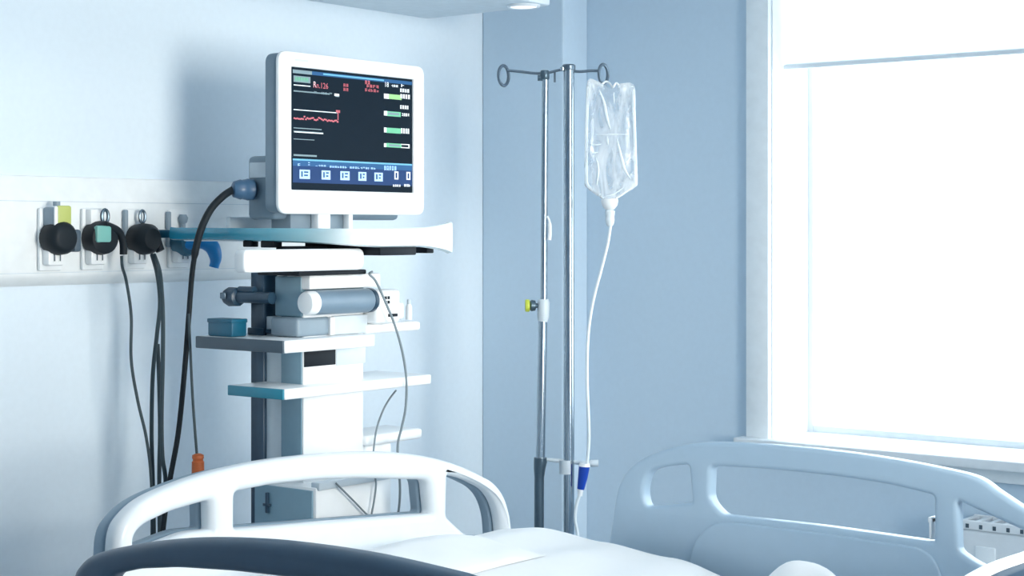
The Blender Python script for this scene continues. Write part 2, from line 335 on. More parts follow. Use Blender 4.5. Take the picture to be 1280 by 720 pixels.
# 4: blue handle
t, y, z = outlet(236, 'outlet with a curved bright blue handle, rightmost one beside the teal tray end', 3)
obj('plug', lathe(bmesh.new(), [(.022, 0), (.032, .006), (.034, .030), (.030, .046), (.018, .05)], (RX+.008, y, 1.572), (1, 0, 0)), 'teal_dark', t)
obj('upright_bar', B((RX+.002, y-.036, 1.56), (RX+.014, y-.026, 1.645), bev=.003), 'plastic_grey', t)  # another grey bar in place of the outlet's shadow
obj('knob', lathe(bmesh.new(), [(.006, 0), (.006, .012), (.010, .016), (.012, .026), (.008, .034)], (RX+.02, y+.004, 1.604)), 'plastic_grey', t)
hp = spline([(RX+.045, y-.012, 1.566), (RX+.07, y+.016, 1.575), (RX+.085, y+.036, 1.562), (RX+.088, y+.046, 1.535), (RX+.084, y+.044, 1.512)], 6)
obj('handle', tube(bmesh.new(), hp, [.012+.007*math.sin(math.pi*min(1, .15+i/len(hp))) for i in range(len(hp))], 12), 'handle_blue', t)

# ================================================================== EQUIPMENT TOWER
tw = thing('equipment_tower', 'slim white and blue equipment tower with small shelves standing behind the headboard', 'equipment stand', (.50, -1.2, 0))
cyA, cyB = -1.294, -1.104
obj('column', B((.482, cyA, .95), (.55, cyB, 1.42), bev=.003), 'plastic_white', tw)
obj('column_side_panel', B((.484, cyA-.003, 1.07), (.546, cyA+.001, 1.412), bev=.001), 'tower_blue', tw)
obj('post', B((.388, cyA-.004, .10), (.430, cyA+.04, 1.512), bev=.004), 'tower_navy', tw)
obj('cable_duct', B((.430, cyA+.004, .30), (.482, cyB-.02, 1.41), bev=.002), 'plastic_pale', tw)
obj('rear_strip', B((.50, cyB, 1.13), (.53, cyB+.014, 1.25), bev=.002), 'tower_navy', tw)
obj('lower_cabinet', B((.43, -1.326, .14), (.62, -1.087, 1.052), bev=.006), 'plastic_white', tw)
obj('lower_side_panel', B((.436, -1.331, .20), (.612, -1.325, 1.045), bev=.002), 'tower_blue', tw)
obj('cabinet_hinge', box(B((.475, -1.337, .985), (.483, -1.330, 1.03), bev=.002), (.468, -1.337, 1.0), (.490, -1.331, 1.006), .001), 'tower_navy', tw)
obj('cabinet_lip', B((.60, -1.322, 1.045), (.625, -1.09, 1.062), bev=.003), 'plastic_pale', tw)
bm = bmesh.new(); box(bm, (.22, -1.24, .08), (.72, -1.16, .14), .01); box(bm, (.43, -1.46, .08), (.51, -.94, .14), .01); obj('base', bm, 'shelf_grey', tw)
for a, b in ((.25, -1.2), (.69, -1.2), (.47, -1.43), (.47, -.97)):
    obj('caster', cyl(bmesh.new(), (a, b-.015, .04), (a, b+.015, .04), .04), 'black', tw)
# head housing
obj('head_side', B((.467, -1.300, 1.412), (.548, -1.10, 1.500), bev=.004), 'tower_blue', tw)
obj('head_cover', B((.50, -1.297, 1.4718), (.572, -1.070, 1.503), bev=.004), 'plastic_white', tw)
obj('dark_plate', B((.47, -1.355, 1.503), (.598, -1.145, 1.5135), bev=.003), 'black', tw)
bp = panel('white_beam', [rounded([(-1.53, 1.5135), (-1.172, 1.5135), (-1.172, 1.5605), (-1.53, 1.5605)], [.012, .018, .018, .012])], .032, .006, MYZ(.602), 'plastic_white', tw)
# clamp arm on the post
obj('clamp_arm', cyl(cyl(bmesh.new(), (.37, -1.315, 1.452), (.475, -1.315, 1.452), .013), (.372, -1.315, 1.468), (.42, -1.315, 1.468), .008), 'tower_navy', tw)
k = obj('clamp_knob', lathe(bmesh.new(), [(.012, 0), (.021, .004), (.022, .030), (.018, .040), (.010, .042)], (.372, -1.315, 1.452), (-1, 0, 0), 12), 'tower_navy', tw)
obj('knob_glint', B((.335, -1.341, 1.448), (.352, -1.336, 1.462), bev=.002), 'steel', k)
obj('post_clip', box(B((.384, cyA-.010, 1.368), (.434, cyA-.003, 1.384), bev=.002), (.436, cyA-.004, 1.372), (.45, cyA+.004, 1.382), .002), 'tower_navy', tw)
# lower modules between head and first shelf
obj('module_box', B((.470, -1.318, 1.369), (.556, -1.215, 1.411), bev=.008, seg=3), 'plastic_grey', tw)
obj('module_divider', B((.553, -1.222, 1.370), (.562, -1.208, 1.409), bev=.001), 'plastic_white', tw)
obj('module_panel', B((.50, -1.208, 1.369), (.558, -1.098, 1.411), bev=.003), 'plastic_pale', tw)
obj('slot', B((.545, -1.292, 1.303), (.5515, -1.195, 1.340), bev=.001), 'black', tw)
obj('slot_panel', B((.545, -1.193, 1.300), (.5515, -1.098, 1.341), bev=.001), 'plastic_pale', tw)
# shelves
def shelf(x0, x1, y0, y1, z0, z1, mside, bev=.004):
    s = obj('shelf', B((x0, y0, z0), (x1, y1, z1), bev=bev, seg=3), 'plastic_white', tw)
    if mside: obj('edge_strip', B((x0-.001, y0-.004, z0+.0005), (x1-.003, y0+.004, z1-.0005), bev=.002), mside, s)
    return s
shelf(.325, .600, -1.398, -1.119, 1.341, 1.368, 'shelf_grey')  # grey strip puts the shade of the shelf's left side into colour
shelf(.428, .600, -1.398, -.927, 1.243, 1.266, 'teal')
shelf(.44, .560, -1.106, -.918, 1.366, 1.388, None, .007)
shelf(.44, .560, -1.106, -.910, 1.112, 1.137, None, .009)
obj('shelf_support', B((.47, -1.105, 1.08), (.545, -1.00, 1.113), bev=.01, seg=3), 'plastic_white', tw)
# tray under the monitor
bm = bmesh.new()
plan = spline([(.12, -1.300, 0), (.154, -1.300, 0), (.33, -1.300, 0), (.52, -1.300, 0), (.62, -1.292, 0), (.665, -1.262, 0), (.678, -1.205, 0), (.678, -1.12, 0), (.678, -1.03, 0), (.676, -.943, 0)], 6)
L = len(plan); rows = []
for i, p in enumerate(plan):
    s = i/(L-1); fl = max(0, (s-.86)/.14)**1.6
    top = 1.608+.012*fl-.004*math.sin(math.pi*s); bot = 1.577-.014*min(1, max(0, (s-.2)/.5))-.016*fl
    a = plan[max(0, i-1)]; b = plan[min(L-1, i+1)]; n = Vector((b.y-a.y, -(b.x-a.x), 0)).normalized(); inn = p-n*.014
    rows.append([bm.verts.new((p.x, p.y, bot+.003)), bm.verts.new((p.x+n.x*.002, p.y+n.y*.002, (bot+top)/2)), bm.verts.new((p.x, p.y, top-.003)), bm.verts.new(((p-n*.003).x, (p-n*.003).y, top)), bm.verts.new((inn.x, inn.y, top-.001)), bm.verts.new((inn.x, inn.y, bot))])
for i in range(L-1):
    for k in range(6): bm.faces.new((rows[i][k], rows[i][(k+1) % 6], rows[i+1][(k+1) % 6], rows[i+1][k]))
bm.faces.new(rows[0][::-1]); bm.faces.new(rows[-1])
obj('tray_lip', bm, 'tray_lip', tw)
panel('tray', [rounded([(.154, -1.288), (.664, -1.288), (.664, -.945), (.154, -.945)], [0, .06, .01, 0])], .010, .003, MXY(1.580), 'plastic_white', tw)
obj('tray_back_lip', B((.20, -1.20, 1.585), (.214, -.95, 1.632), bev=.004), 'plastic_pale', tw)
obj('tray_wall_bracket', B((.036, -1.294, 1.582), (.16, -1.262, 1.602), bev=.004), 'teal_dark', tw)
bm = bmesh.new(); box(bm, (.46, -1.20, 1.5605), (.60, -1.12, 1.577), .002); box(bm, (.56, -1.17, 1.545), (.662, -1.05, 1.566), .003); box(bm, (.60, -.99, 1.548), (.64, -.965, 1.566), .002)
box(bm, (.36, -1.295, 1.563), (.385, -1.27, 1.577), .002); box(bm, (.42, -1.298, 1.562), (.46, -1.27, 1.577), .002); box(bm, (.45, -1.28, 1.5135), (.53, -1.12, 1.565), .002)
obj('tray_brackets', bm, 'black', tw)

# barrel module and white device lying against the head
dv = thing('cylinder_module', 'horizontal grey barrel module with white end caps set in the tower below the tray', 'medical device', (.575, -1.2, 1.42))
cz_, cx_ = 1.4435, .574
obj('barrel', lathe(bmesh.new(), [(.023, 0), (.0265, .004), (.027, .08), (.027, .176), (.0255, .182)], (cx_, -1.297, cz_), (0, 1, 0), 32), 'barrel_grey', dv)
obj('front_cap', lathe(bmesh.new(), [(.013, -.020), (.023, -.018), (.026, -.012), (.026, .006)], (cx_+.002, -1.297, cz_), (0, 1, 0), 28), 'plastic_white', dv)
obj('dark_ring', lathe(bmesh.new(), [(.024, .178), (.0275, .180), (.0275, .190), (.025, .194)], (cx_, -1.297, cz_), (0, 1, 0), 28), 'tower_navy', dv)
wd = thing('white_module', 'boxy white module with tiny dark marks right of the grey barrel module', 'medical device', (.55, -1.05, 1.388))
obj('body', box(B((.50, -1.098, 1.389), (.585, -1.015, 1.466), bev=.010, seg=3), (.51, -1.015, 1.395), (.57, -.985, 1.435), .008), 'plastic_white', wd)
bm = bmesh.new()
for a in (0, 1):
    for b in (0, 1): box(bm, (.585, -1.072+a*.010, 1.434+b*.010), (.5862, -1.065+a*.010, 1.441+b*.010))
obj('printed_mark', bm, 'black', wd, smooth=False)
obj('switch', B((.584, -1.060, 1.404), (.588, -1.030, 1.411), bev=.001), 'black', wd)

tb = thing('teal_box', 'small square teal box standing on the grey-edged upper shelf', 'box', (.388, -1.37, 1.368))
obj('body', B((.350, -1.390, 1.3683), (.428, -1.345, 1.401), bev=.004), 'teal_dark', tb); obj('lid', B((.349, -1.391, 1.398), (.429, -1.344, 1.407), bev=.002), 'teal_dark', tb)
vb = thing('small_bottle', 'tiny white upright bottle on the short right-hand shelf of the tower', 'bottle', (.50, -.955, 1.388))
p = on_x(511, 400, .50)
obj('body', lathe(bmesh.new(), [(.0075, 0), (.008, .003), (.008, .030), (.004, .038)], (.50, p.y, 1.3883)), 'plastic_white', vb)
obj('cap', lathe(bmesh.new(), [(.0045, .036), (.0045, .046), (.003, .048)], (.50, p.y, 1.3883)), 'plastic_pale', vb)

# ================================================================== PATIENT MONITOR
MXF = .431
mo = thing('patient_monitor', 'white framed patient monitor with dark lit screen on the teal and white tray', 'monitor', (.38, -1.0, 1.586))
ys, ye, zs, ze = -1.252, -.757, 1.637, 2.003
outer = rounded([(ys, zs), (ye, zs), (ye, ze), (ys, ze)], .026, 8)
s0 = on_x(365, 237, MXF); s1 = on_x(517.5, 97, MXF); sy0, sy1, sz0, sz1 = s0.y, s1.y, 1.692, 1.969
panel('bezel', [outer, rounded([(sy0, sz0), (sy1, sz0), (sy1, sz1), (sy0, sz1)], .003)], .012, .004, MYZ(MXF-.006), 'plastic_white', mo)
panel('rear_shell', [rounded([(ys+.003, zs+.003), (ye-.003, zs+.003), (ye-.003, ze-.003), (ys+.003, ze-.003)], .024, 8)], .038, .006, MYZ(MXF-.031), 'shell_shaded', mo)
bm = bmesh.new(); t = box(bm, (.298, -1.225, 1.625), (.388, -.80, 1.77), .012, 3)
obj('rear_housing', bm, 'shell_shaded', mo)
obj('rear_vent', B((.31, -1.228, 1.72), (.38, -1.222, 1.755), bev=.002), 'plastic_pale', mo)
bm = bmesh.new(); q = on_x(412, 280, .44)
box(bm, (.335, -1.185, 1.585), (.40, -1.01, 1.640), .004); obj('stand_block', bm, 'plastic_grey', mo)
obj('stand_rib', B((.40, q.y-.022, 1.585), (.425, q.y+.020, 1.640), bev=.004), 'plastic_white', mo)
obj('stand_rib', B((.40, q.y+.085, 1.585), (.42, q.y+.10, 1.640), bev=.003), 'plastic_white', mo)
obj('stand_foot', B((.31, -1.22, 1.585), (.45, -.97, 1.591), bev=.003), 'plastic_white', mo)
bl = on_x(377, 76, MXF); obj('badge', B((MXF, bl.y-.02, bl.z-.002), (MXF+.0006, bl.y+.02, bl.z+.003)), 'plastic_pale', mo, smooth=False)
bl = on_x(447, 258, MXF); obj('power_mark', cyl(bmesh.new(), (MXF, bl.y, bl.z), (MXF+.0006, bl.y, bl.z), .004), 'plastic_pale', mo)
sc = obj('screen', B((MXF-.012, sy0-.002, sz0-.002), (MXF-.006, sy1+.002, sz1+.002)), 'screen_dark', mo, smooth=False)
XS = MXF-.006
lay = [0]
def quad(px0, py0, px1, py1, m, name, py0r=None, py1r=None, lift=.0003):
    """lit patch on the screen between two pixel columns"""
    bm = bmesh.new(); xx = XS+lift
    c = [on_x(px0, py0, xx), on_x(px1, py0 if py0r is None else py0r, xx), on_x(px1, py1 if py1r is None else py1r, xx), on_x(px0, py1, xx)]
    for v in c: v.y = min(max(v.y, sy0+.0005), sy1-.0005); v.z = min(max(v.z, sz0+.0005), sz1-.0005)
    bm.faces.new([bm.verts.new(v) for v in c]); return bm
def addq(bm, *a, **k): merge(bm, quad(*a, 'x', 'x', **k)); return bm
def slope(px, y365): # screen-horizontal line that passes y365 at px 365
    return on_x_y(px, y365)
def on_x_y(px, y365):
    z = on_x(365, y365, XS).z; t, a, b = _cf(px); Y = (XS-CX)/a; return HOR-(z-CZ)*F/Y
def hbar(bm, pa, pb, ya_, h, lift=.0006):
    """bar level on the screen, given at the row it would have at px 365"""
    return addq(bm, pa, on_x_y(pa, ya_), pb, on_x_y(pa, ya_+h), py0r=on_x_y(pb, ya_), py1r=on_x_y(pb, ya_+h), lift=lift)
R = random.Random(3)
def scribble(bm, pa, pb, ya_, h, n, dens=.75, lift=.0008):
    """illegible small characters"""
    wch = (pb-pa)/n
    for i in range(n):
        a = pa+i*wch
        for j in range(3):
            if R.random() < dens: hbar(bm, a+.1*wch, a+.8*wch, ya_+j*h/3, h/3*.55, lift)
        for j in range(2):
            if R.random() < dens: hbar(bm, a+(.1+.45*j)*wch, a+(.32+.45*j)*wch, ya_, h, lift)
    return bm
def scr(name, bm, m): return obj(name, bm, m, sc, smooth=False)
bm = bmesh.new(); hbar(bm, 366, 390, 86.5, 4.5); scr('status_bar', bm, 'px_grey')
bm = bmesh.new(); hbar(bm, 390, 517, 86.5, 4.5); scr('title_bar', bm, 'px_blue_mid')
bm = bmesh.new(); hbar(bm, 404, 480, 87.5, 2.0, .0009); scr('title_glow', bm, 'px_sky')
bm = bmesh.new(); hbar(bm, 367, 388, 94, 8); scr('lead_box', bm, 'px_grey')
bm = bmesh.new(); scribble(bm, 369, 386, 95.5, 5, 5, lift=.0009); scr('lead_text', bm, 'px_green')
# waveforms
bm = bmesh.new(); hbar(bm, 367, 388, 105, 1.6); hbar(bm, 367, 412, 112.5, 1.6); scribble(bm, 392, 416, 111.5, 3, 5, .4); hbar(bm, 419, 424, 113, 3); hbar(bm, 367, 422, 136, 1.4); hbar(bm, 367, 404, 163, 2.2); scr('waveform_trace', bm, 'px_white' if 0 else 'px_grey')
bm = bmesh.new(); hbar(bm, 367, 388, 105.3, .9, .0009); hbar(bm, 418, 424, 112, 3, .0009); hbar(bm, 367, 420, 136.2, .8, .0009); hbar(bm, 368, 404, 164, 1.1, .0009); scr('waveform_highlight', bm, 'px_white')
bm = bmesh.new(); hbar(bm, 367, 402, 159, 1.2); hbar(bm, 367, 393, 173, .9); hbar(bm, 367, 396, 192.5, 2.2); scr('faint_trace', bm, 'px_grey')
bm = bmesh.new(); pxs = 367
while pxs < 422:
    hbar(bm, pxs, pxs+2.1, 145+R.random()*2.2-(2 if R.random() < .12 else 0), 2.0); pxs += 1.8
hbar(bm, 422, 423, 133, 13); hbar(bm, 420, 425, 133, 3.5); scr('pulse_trace', bm, 'px_red')
# readouts as lettering
def text(body, px, py365, hpx, m, name, stretch=1.0):
    cu = bpy.data.curves.new('t', 'FONT'); cu.body = body; cu.size = 1; cu.resolution_u = 2
    t = bpy.data.objects.new('t', cu); COL.objects.link(t)
    dg = bpy.context.evaluated_depsgraph_get(); me = bpy.data.meshes.new_from_object(t.evaluated_get(dg)); bpy.data.objects.remove(t)
    v = on_x(px, on_x_y(px, py365), XS); s = hpx*3.78/F/.72
    me.transform(Matrix(((0, 0, 1, XS+.0009), (s*1.25*stretch, 0, 0, v.y), (0, s, 0, v.z), (0, 0, 0, 1)))); me.materials.clear()
    return link(name, me, m, sc, smooth=False)
text('Rn.126', 391, 107, 7.5, 'px_red', 'readout_digits', .75)
text('R', 391, 106.2, 7.5, 'px_white', 'readout_letter', .75)
bm = bmesh.new(); scribble(bm, 429, 436, 98, 4, 2); scribble(bm, 429, 436, 103.5, 4, 2); scribble(bm, 456, 463, 91, 5, 2); scribble(bm, 458, 474, 96, 4, 4); scribble(bm, 456, 474, 101.5, 4, 5); scr('alarm_readout', bm, 'px_red')
text('18', 480, 97, 7, 'px_white', 'rate_digits', .75)
bm = bmesh.new(); scribble(bm, 489, 498, 93, 3, 3); scribble(bm, 501, 506, 91, 4, 1); scribble(bm, 500, 512, 97, 5, 4, .9); hbar(bm, 480, 486, 106, 6.5); scribble(bm, 500, 513, 104.5, 6, 4, .9); scribble(bm, 500, 511, 119.5, 5, 4, .9)
hbar(bm, 480, 484, 129, 6); scribble(bm, 502, 512, 130, 4, 4); hbar(bm, 480, 483.5, 151, 6.5); scribble(bm, 501, 512, 150.5, 7, 4, .9); hbar(bm, 480, 483, 172, 5); hbar(bm, 501, 512, 171.5, 1.2); hbar(bm, 501, 512, 175.8, 1.2); hbar(bm, 510.5, 512, 171.5, 5); scr('value_text', bm, 'px_white')
bm = bmesh.new(); hbar(bm, 486, 502, 106, 6.5); scr('value_bar', bm, 'px_lime')
bm = bmesh.new(); hbar(bm, 484, 501, 129, 6.5); hbar(bm, 483, 501, 151, 7); hbar(bm, 483, 502, 171.5, 5.5); scr('value_bar', bm, 'px_green')
bm = bmesh.new(); hbar(bm, 485, 499, 130.5, 3, .0009); hbar(bm, 486, 500, 173, 2.5, .0009); scr('value_bar_core', bm, 'px_grey')
# bottom toolbar
bm = bmesh.new(); hbar(bm, 366, 516, 199, 29, .0003); scr('toolbar', bm, 'px_blue')
bm = bmesh.new(); hbar(bm, 366, 516, 199, 8, .0006); scr('toolbar_band', bm, 'px_blue_mid')
bm = bmesh.new(); hbar(bm, 366, 516, 198, 2.2, .0009); scr('toolbar_line', bm, 'px_sky')
bm = bmesh.new(); scribble(bm, 372, 376, 204, 3, 1); scribble(bm, 385, 388, 202, 4, 1); scribble(bm, 394, 408, 204.5, 2, 4, .5); scribble(bm, 412, 434, 205, 2.6, 7, .8); scribble(bm, 437, 470, 205, 2.6, 10, .6); scribble(bm, 480, 496, 202, 6, 5, .9, .0012); scr('toolbar_text', bm, 'px_icon')
for i, (a, b) in enumerate(((374.5, 387.5), (402, 413), (425.5, 437), (448, 458), (468, 478.5))):
    ic = scr('toolbar_icon', hbar(bmesh.new(), a, b, 211.5, 11.5, .0009), 'px_icon')
    bm = bmesh.new(); hbar(bm, a+2, a+4, 213.5, 7, .0012); hbar(bm, a+5.5, b-2, 213.5, 2, .0012); hbar(bm, a+5.5, b-2.5, 217.5, 2, .0012); obj('icon_mark', bm, 'px_blue_mid', ic, smooth=False)
bm = bmesh.new()
for a in (493, 508): hbar(bm, a, a+1.4, 209, 10); hbar(bm, a+3.6, a+5, 209, 10); hbar(bm, a, a+5, 209, 1.6); hbar(bm, a, a+5, 218, 1.6)
scribble(bm, 491, 501, 226.5, 3, 4); scribble(bm, 505, 513, 225.5, 3.6, 4); scr('clock_text', bm, 'px_white')

# everything drawn on the display belongs to the screen's own mesh
def descend(o):
    out = []
    for c in [q for q in bpy.data.objects if q.parent == o]: out += [c]+descend(c)
    return out
acc = bmesh.new(); acc.from_mesh(sc.data); mats = [M['screen_dark']]
for c in descend(sc):
    mm_ = c.data.materials[0]
    if mm_ not in mats: mats.append(mm_)
    n0 = len(acc.faces); acc.from_mesh(c.data); acc.faces.ensure_lookup_table()
    for f in acc.faces[n0:]: f.material_index = mats.index(mm_)
    bpy.data.objects.remove(c)
acc.to_mesh(sc.data); acc.free()
for q in mats[1:]: sc.data.materials.append(q)

# ================================================================== CABLES
def cable(name, pts, r, m, label, cat='cable', group=None, n=8):
    o = obj(name, tube(bmesh.new(), spline(pts, n), r, 8), m); return tag(o, label, cat, group)
plug_c = Vector((.325, -1.225, at(309, 237, 3.83).z))
mc = thing('monitor_cable', 'thick black cable with dark blue plug hanging from the side of the monitor', 'cable', plug_c)
obj('plug', lathe(bmesh.new(), [(.020, 0), (.024, .004), (.025, .018), (.024, .020), (.022, .030), (.023, .034), (.018, .050), (.010, .054)], plug_c, (-.55, -1, 0), 14), 'plug_blue', mc)
e0 = plug_c+Vector((-.55, -1, 0)).normalized()*.05
obj('lead', tube(bmesh.new(), spline([e0, at(278, 246, 3.79), at(262, 264, 3.78), at(249, 294, 3.76), at(241, 335, 3.75), at(236, 395, 3.75), at(231, 460, 3.75), at(223, 540, 3.75), at(212, 602, 3.74), at(204, 660, 3.73), at(198, 730, 3.72), at(196, 900, 3.72), at(199, 1150, 3.70), (at(199, 1150, 3.70)).xyz*1+Vector((.2, -.1, -.02))], 8), [.0085]*30+[.0062]*75, 10), 'rubber', mc)
g = 'leads hanging from the outlets'
cable('hanging_cable', [on_x(152, 320, .087), on_x(153, 334, .087), at(158, 352, 3.78), at(164, 395, 3.78), at(164, 450, 3.78), at(172, 500, 3.78), at(183, 548, 3.78), at(189, 600, 3.77), at(190, 680, 3.77), at(188, 900, 3.77), at(189, 1160, 3.75)], .0035, 'cable_grey', 'thin grey cable hanging from the green-labelled outlet and bowing to the left', group=g)
cable('hanging_cable', [on_x(190, 319, .10), at(197, 345, 3.79), at(200, 380, 3.8), at(196, 420, 3.8), at(191, 470, 3.8), at(189.5, 540, 3.8), at(191, 600, 3.8), at(192.5, 680, 3.8), at(194, 900, 3.8), at(195, 1150, 3.78)], .0048, 'cable_grey', 'left one of the two leads falling from the silver-ringed outlet', group=g)
cable('hanging_cable', [on_x(193, 319, .10), at(200, 342, 3.76), at(203.5, 390, 3.76), at(203.5, 450, 3.76), at(202, 520, 3.76), at(203, 570, 3.76), at(207, 605, 3.76), at(203, 680, 3.76), at(200, 900, 3.76), at(202, 1160, 3.74)], .0048, 'cable_grey', 'right one of the two leads falling from the silver-ringed outlet', group=g)
cable('hanging_cable', [at(197, 430, 3.83), at(199, 480, 3.83), at(200, 540, 3.83), at(199, 600, 3.83), at(200, 700, 3.83), at(202, 900, 3.83), at(203, 1130, 3.82)], .0048, 'cable_grey', 'dark lead running straight down between the pair below the silver-ringed outlet', group=g)
oc = thing('orange_connector_lead', 'thin grey lead ending in an orange connector just above the headboard', 'cable', at(248, 580, 3.7))
obj('lead', tube(bmesh.new(), spline([at(236, 392, 3.735), at(238, 440, 3.72), at(241, 500, 3.71), at(246, 567, 3.70)], 8), .0030, 8), 'cable_grey', oc)
c = at(247.5, 567, 3.70)
obj('connector', lathe(bmesh.new(), [(.006, 0), (.0125, -.003), (.013, -.010), (.0115, -.012), (.0115, -.016), (.0135, -.018), (.014, -.044), (.010, -.048)], c, seg=16), 'orange', oc)
obj('lower_lead', tube(bmesh.new(), spline([c+Vector((0, 0, -.046)), at(247, 640, 3.70), at(240, 760, 3.70), at(236, 1000, 3.70), at(236, 1180, 3.68)], 8), .003, 8), 'cable_grey', oc)
cable('looping_cable', [Vector((.60, -1.13, 1.508)), on_x(462, 343, .615), on_x(470, 352, .612), on_x(482, 378, .612), on_x(493, 405, .61), on_x(503, 440, .61), on_x(508, 475, .612), on_x(507, 510, .612), on_x(502, 535, .61), on_x(497, 560, .61), on_x(500, 610, .61), on_x(498, 640, .61), on_x(492, 665, .61), on_x(485, 720, .61), on_x(488, 830, .61)], .0028, 'cable_pale', 'thin grey cable curling down the right side of the tower from the tray')
cable('looping_cable', [on_x(495, 488, .605), on_x(486, 500, .58), on_x(478, 515, .57), on_x(470, 540, .566), on_x(466, 580, .60), on_x(470, 605, .632), on_x(465, 640, .634), on_x(462, 646, .632), on_x(440, 624, .632), on_x(420, 604, .632)], .0022, 'cable_pale', 'thin grey cable looping from the lower shelf over the white cabinet front')

# ================================================================== IV STAND
YS = 4.30
st = thing('iv_stand', 'chrome drip stand with a thick and a thin pole in the corner behind the bed', 'drip stand', (at(711, 300, YS).x, at(711, 300, YS).y, 0))
pt = at(711, 82, YS); ft = Vector((pt.x, pt.y, .12))
obj('pole', cyl(bmesh.new(), ft, Vector((pt.x, pt.y, pt.z)), .0140, seg=28), 'chrome', st)
obj('pole_cap', lathe(bmesh.new(), [(.0165, -.012), (.0172, -.010), (.0172, 0), (.014, .003)], pt, seg=24), 'steel', st)
pA, pB, pC = at(681, 100, YS), at(679, 385, YS), at(674, 580, YS)
sp_x = at(679.5, 300, YS)
def on_slim(py, px=679.5): return at(px, py, YS)
obj('slim_pole', tube(bmesh.new(), [on_slim(97, 681.5), on_slim(384, 679.5)], .0088, 20), 'chrome', st)
obj('slim_sleeve', tube(bmesh.new(), [on_slim(384, 678.5), on_slim(575, 675.5)], .0118, 20), 'chrome', st)
obj('lower_tube', tube(bmesh.new(), [on_slim(590, 674), Vector((on_slim(700, 673).x, on_slim(700, 673).y, .14))], .0125, 20), 'steel_dark', st)
kb = obj('height_collar', tube(bmesh.new(), [on_slim(374, 679.5), on_slim(378, 679.5), on_slim(396, 679), on_slim(402, 678.5)], [.0125, .0155, .0155, .012], 20), 'plastic_pale', st)
k0 = on_slim(382, 676)
obj('knob', lathe(bmesh.new(), [(.006, 0), (.006, .012), (.013, .014), (.015, .024), (.010, .030)], k0, -VX, 14), 'steel_dark', kb)
obj('knob_cap', lathe(bmesh.new(), [(.015, 0), (.016, .002), (.016, .010), (.013, .012)], k0-VX*.0285, -VX, 14), 'yellow', kb)
obj('lower_collar', tube(bmesh.new(), [on_slim(572, 675.5), on_slim(577, 675.5), on_slim(586, 674.5), on_slim(597, 674)], [.0165, .0170, .0150, .0125], 20), 'steel_dark', st)
# hook bar
ba, bb = at(634, 88, YS), at(684, 92, YS)
obj('hook_bar', tube(bmesh.new(), spline([at(634, 88, YS), at(650, 89.5, YS), at(668, 91.5, YS), at(684, 91, YS), at(700, 87.5, YS), at(711, 88, YS), at(724, 89.5, YS), at(738, 88.5, YS), at(749, 88.5, YS)], 6), .0036, 10), 'steel', st)
def ring(cpx, cpy, rw, rh, name='hook_loop'):
    c = at(cpx, cpy, YS); mm = YS/F
    return obj(name, tube(bmesh.new(), [c+VX*(rw*mm*math.cos(a))+VY*(rh*.75*mm*math.cos(a))+VZ*(rh*mm*math.sin(a)) for a in [2*math.pi*k/28 for k in range(29)]], .0042, 8), 'steel', st)
ring(629.5, 94.5, 6.2, 12.5); ring(754.2, 92.5, 6.0, 12.0)
obj('hook_clamp', lathe(bmesh.new(), [(.010, 0), (.012, -.004), (.012, -.020), (.010, -.024)], at(681, 90, YS)+Vector((0, 0, .004)), seg=16), 'steel_dark', st)
obj('clamp_screw', cyl(bmesh.new(), at(681, 97.5, YS), at(672, 97.5, YS), .0075), 'steel_dark', st)
obj('peg', tube(bmesh.new(), [at(693.5, 89, YS), at(693.5, 103, YS)], .0028, 8), 'steel', st)
obj('stop', cyl(bmesh.new(), at(703, 84, YS-.01), at(703, 88, YS-.01), .006), 'chrome', st)
obj('side_clip', tube(bmesh.new(), spline([at(684, 270, YS-.012), at(687, 278, YS-.012), at(687.5, 292, YS-.012), at(686.5, 300, YS-.012)], 5), [.003]*6+[.005]*9+[.006], 10), 'plastic_white', st)
# holder plate low down
pl = at(706, 577, YS)
hp_ = obj('holder_plate', tube(bmesh.new(), spline([at(672, 573, YS), at(690, 575, YS), at(706, 576.5, YS), at(722, 578, YS), at(736, 579, YS-.0), at(748, 579, YS)], 5), [.004]*5+[.005]*10+[.006]*6+[.009]*5, 10), 'plastic_pale', st)
obj('plate_collar', tube(bmesh.new(), [at(707.5, 575, YS), at(707.5, 592, YS)], .0175, 20), 'plastic_pale', st)
bx_ = st.location
bm = bmesh.new(); bc = Vector((pt.x, pt.y, 0))
lathe(bm, [(.055, .10), (.06, .11), (.05, .15), (.02, .17)], bc)
obj('hub', bm, 'steel', st)
for i in range(5):
    a = 2*math.pi*i/5+.3; d = Vector((math.cos(a), math.sin(a), 0))
    lg = obj('leg', tube(bmesh.new(), [bc+d*.04+VZ*.125, bc+d*.15+VZ*.10, bc+d*.27+VZ*.085], [.016, .014, .012], 12), 'chrome', st)
    pd = Vector((-d.y, d.x, 0)); obj('caster', cyl(bmesh.new(), bc+d*.27+VZ*.032-pd*.012, bc+d*.27+VZ*.032+pd*.012, .032), 'black', lg)
    obj('caster_stem', cyl(bmesh.new(), bc+d*.27+VZ*.04, bc+d*.27+VZ*.09, .006), 'steel', lg)
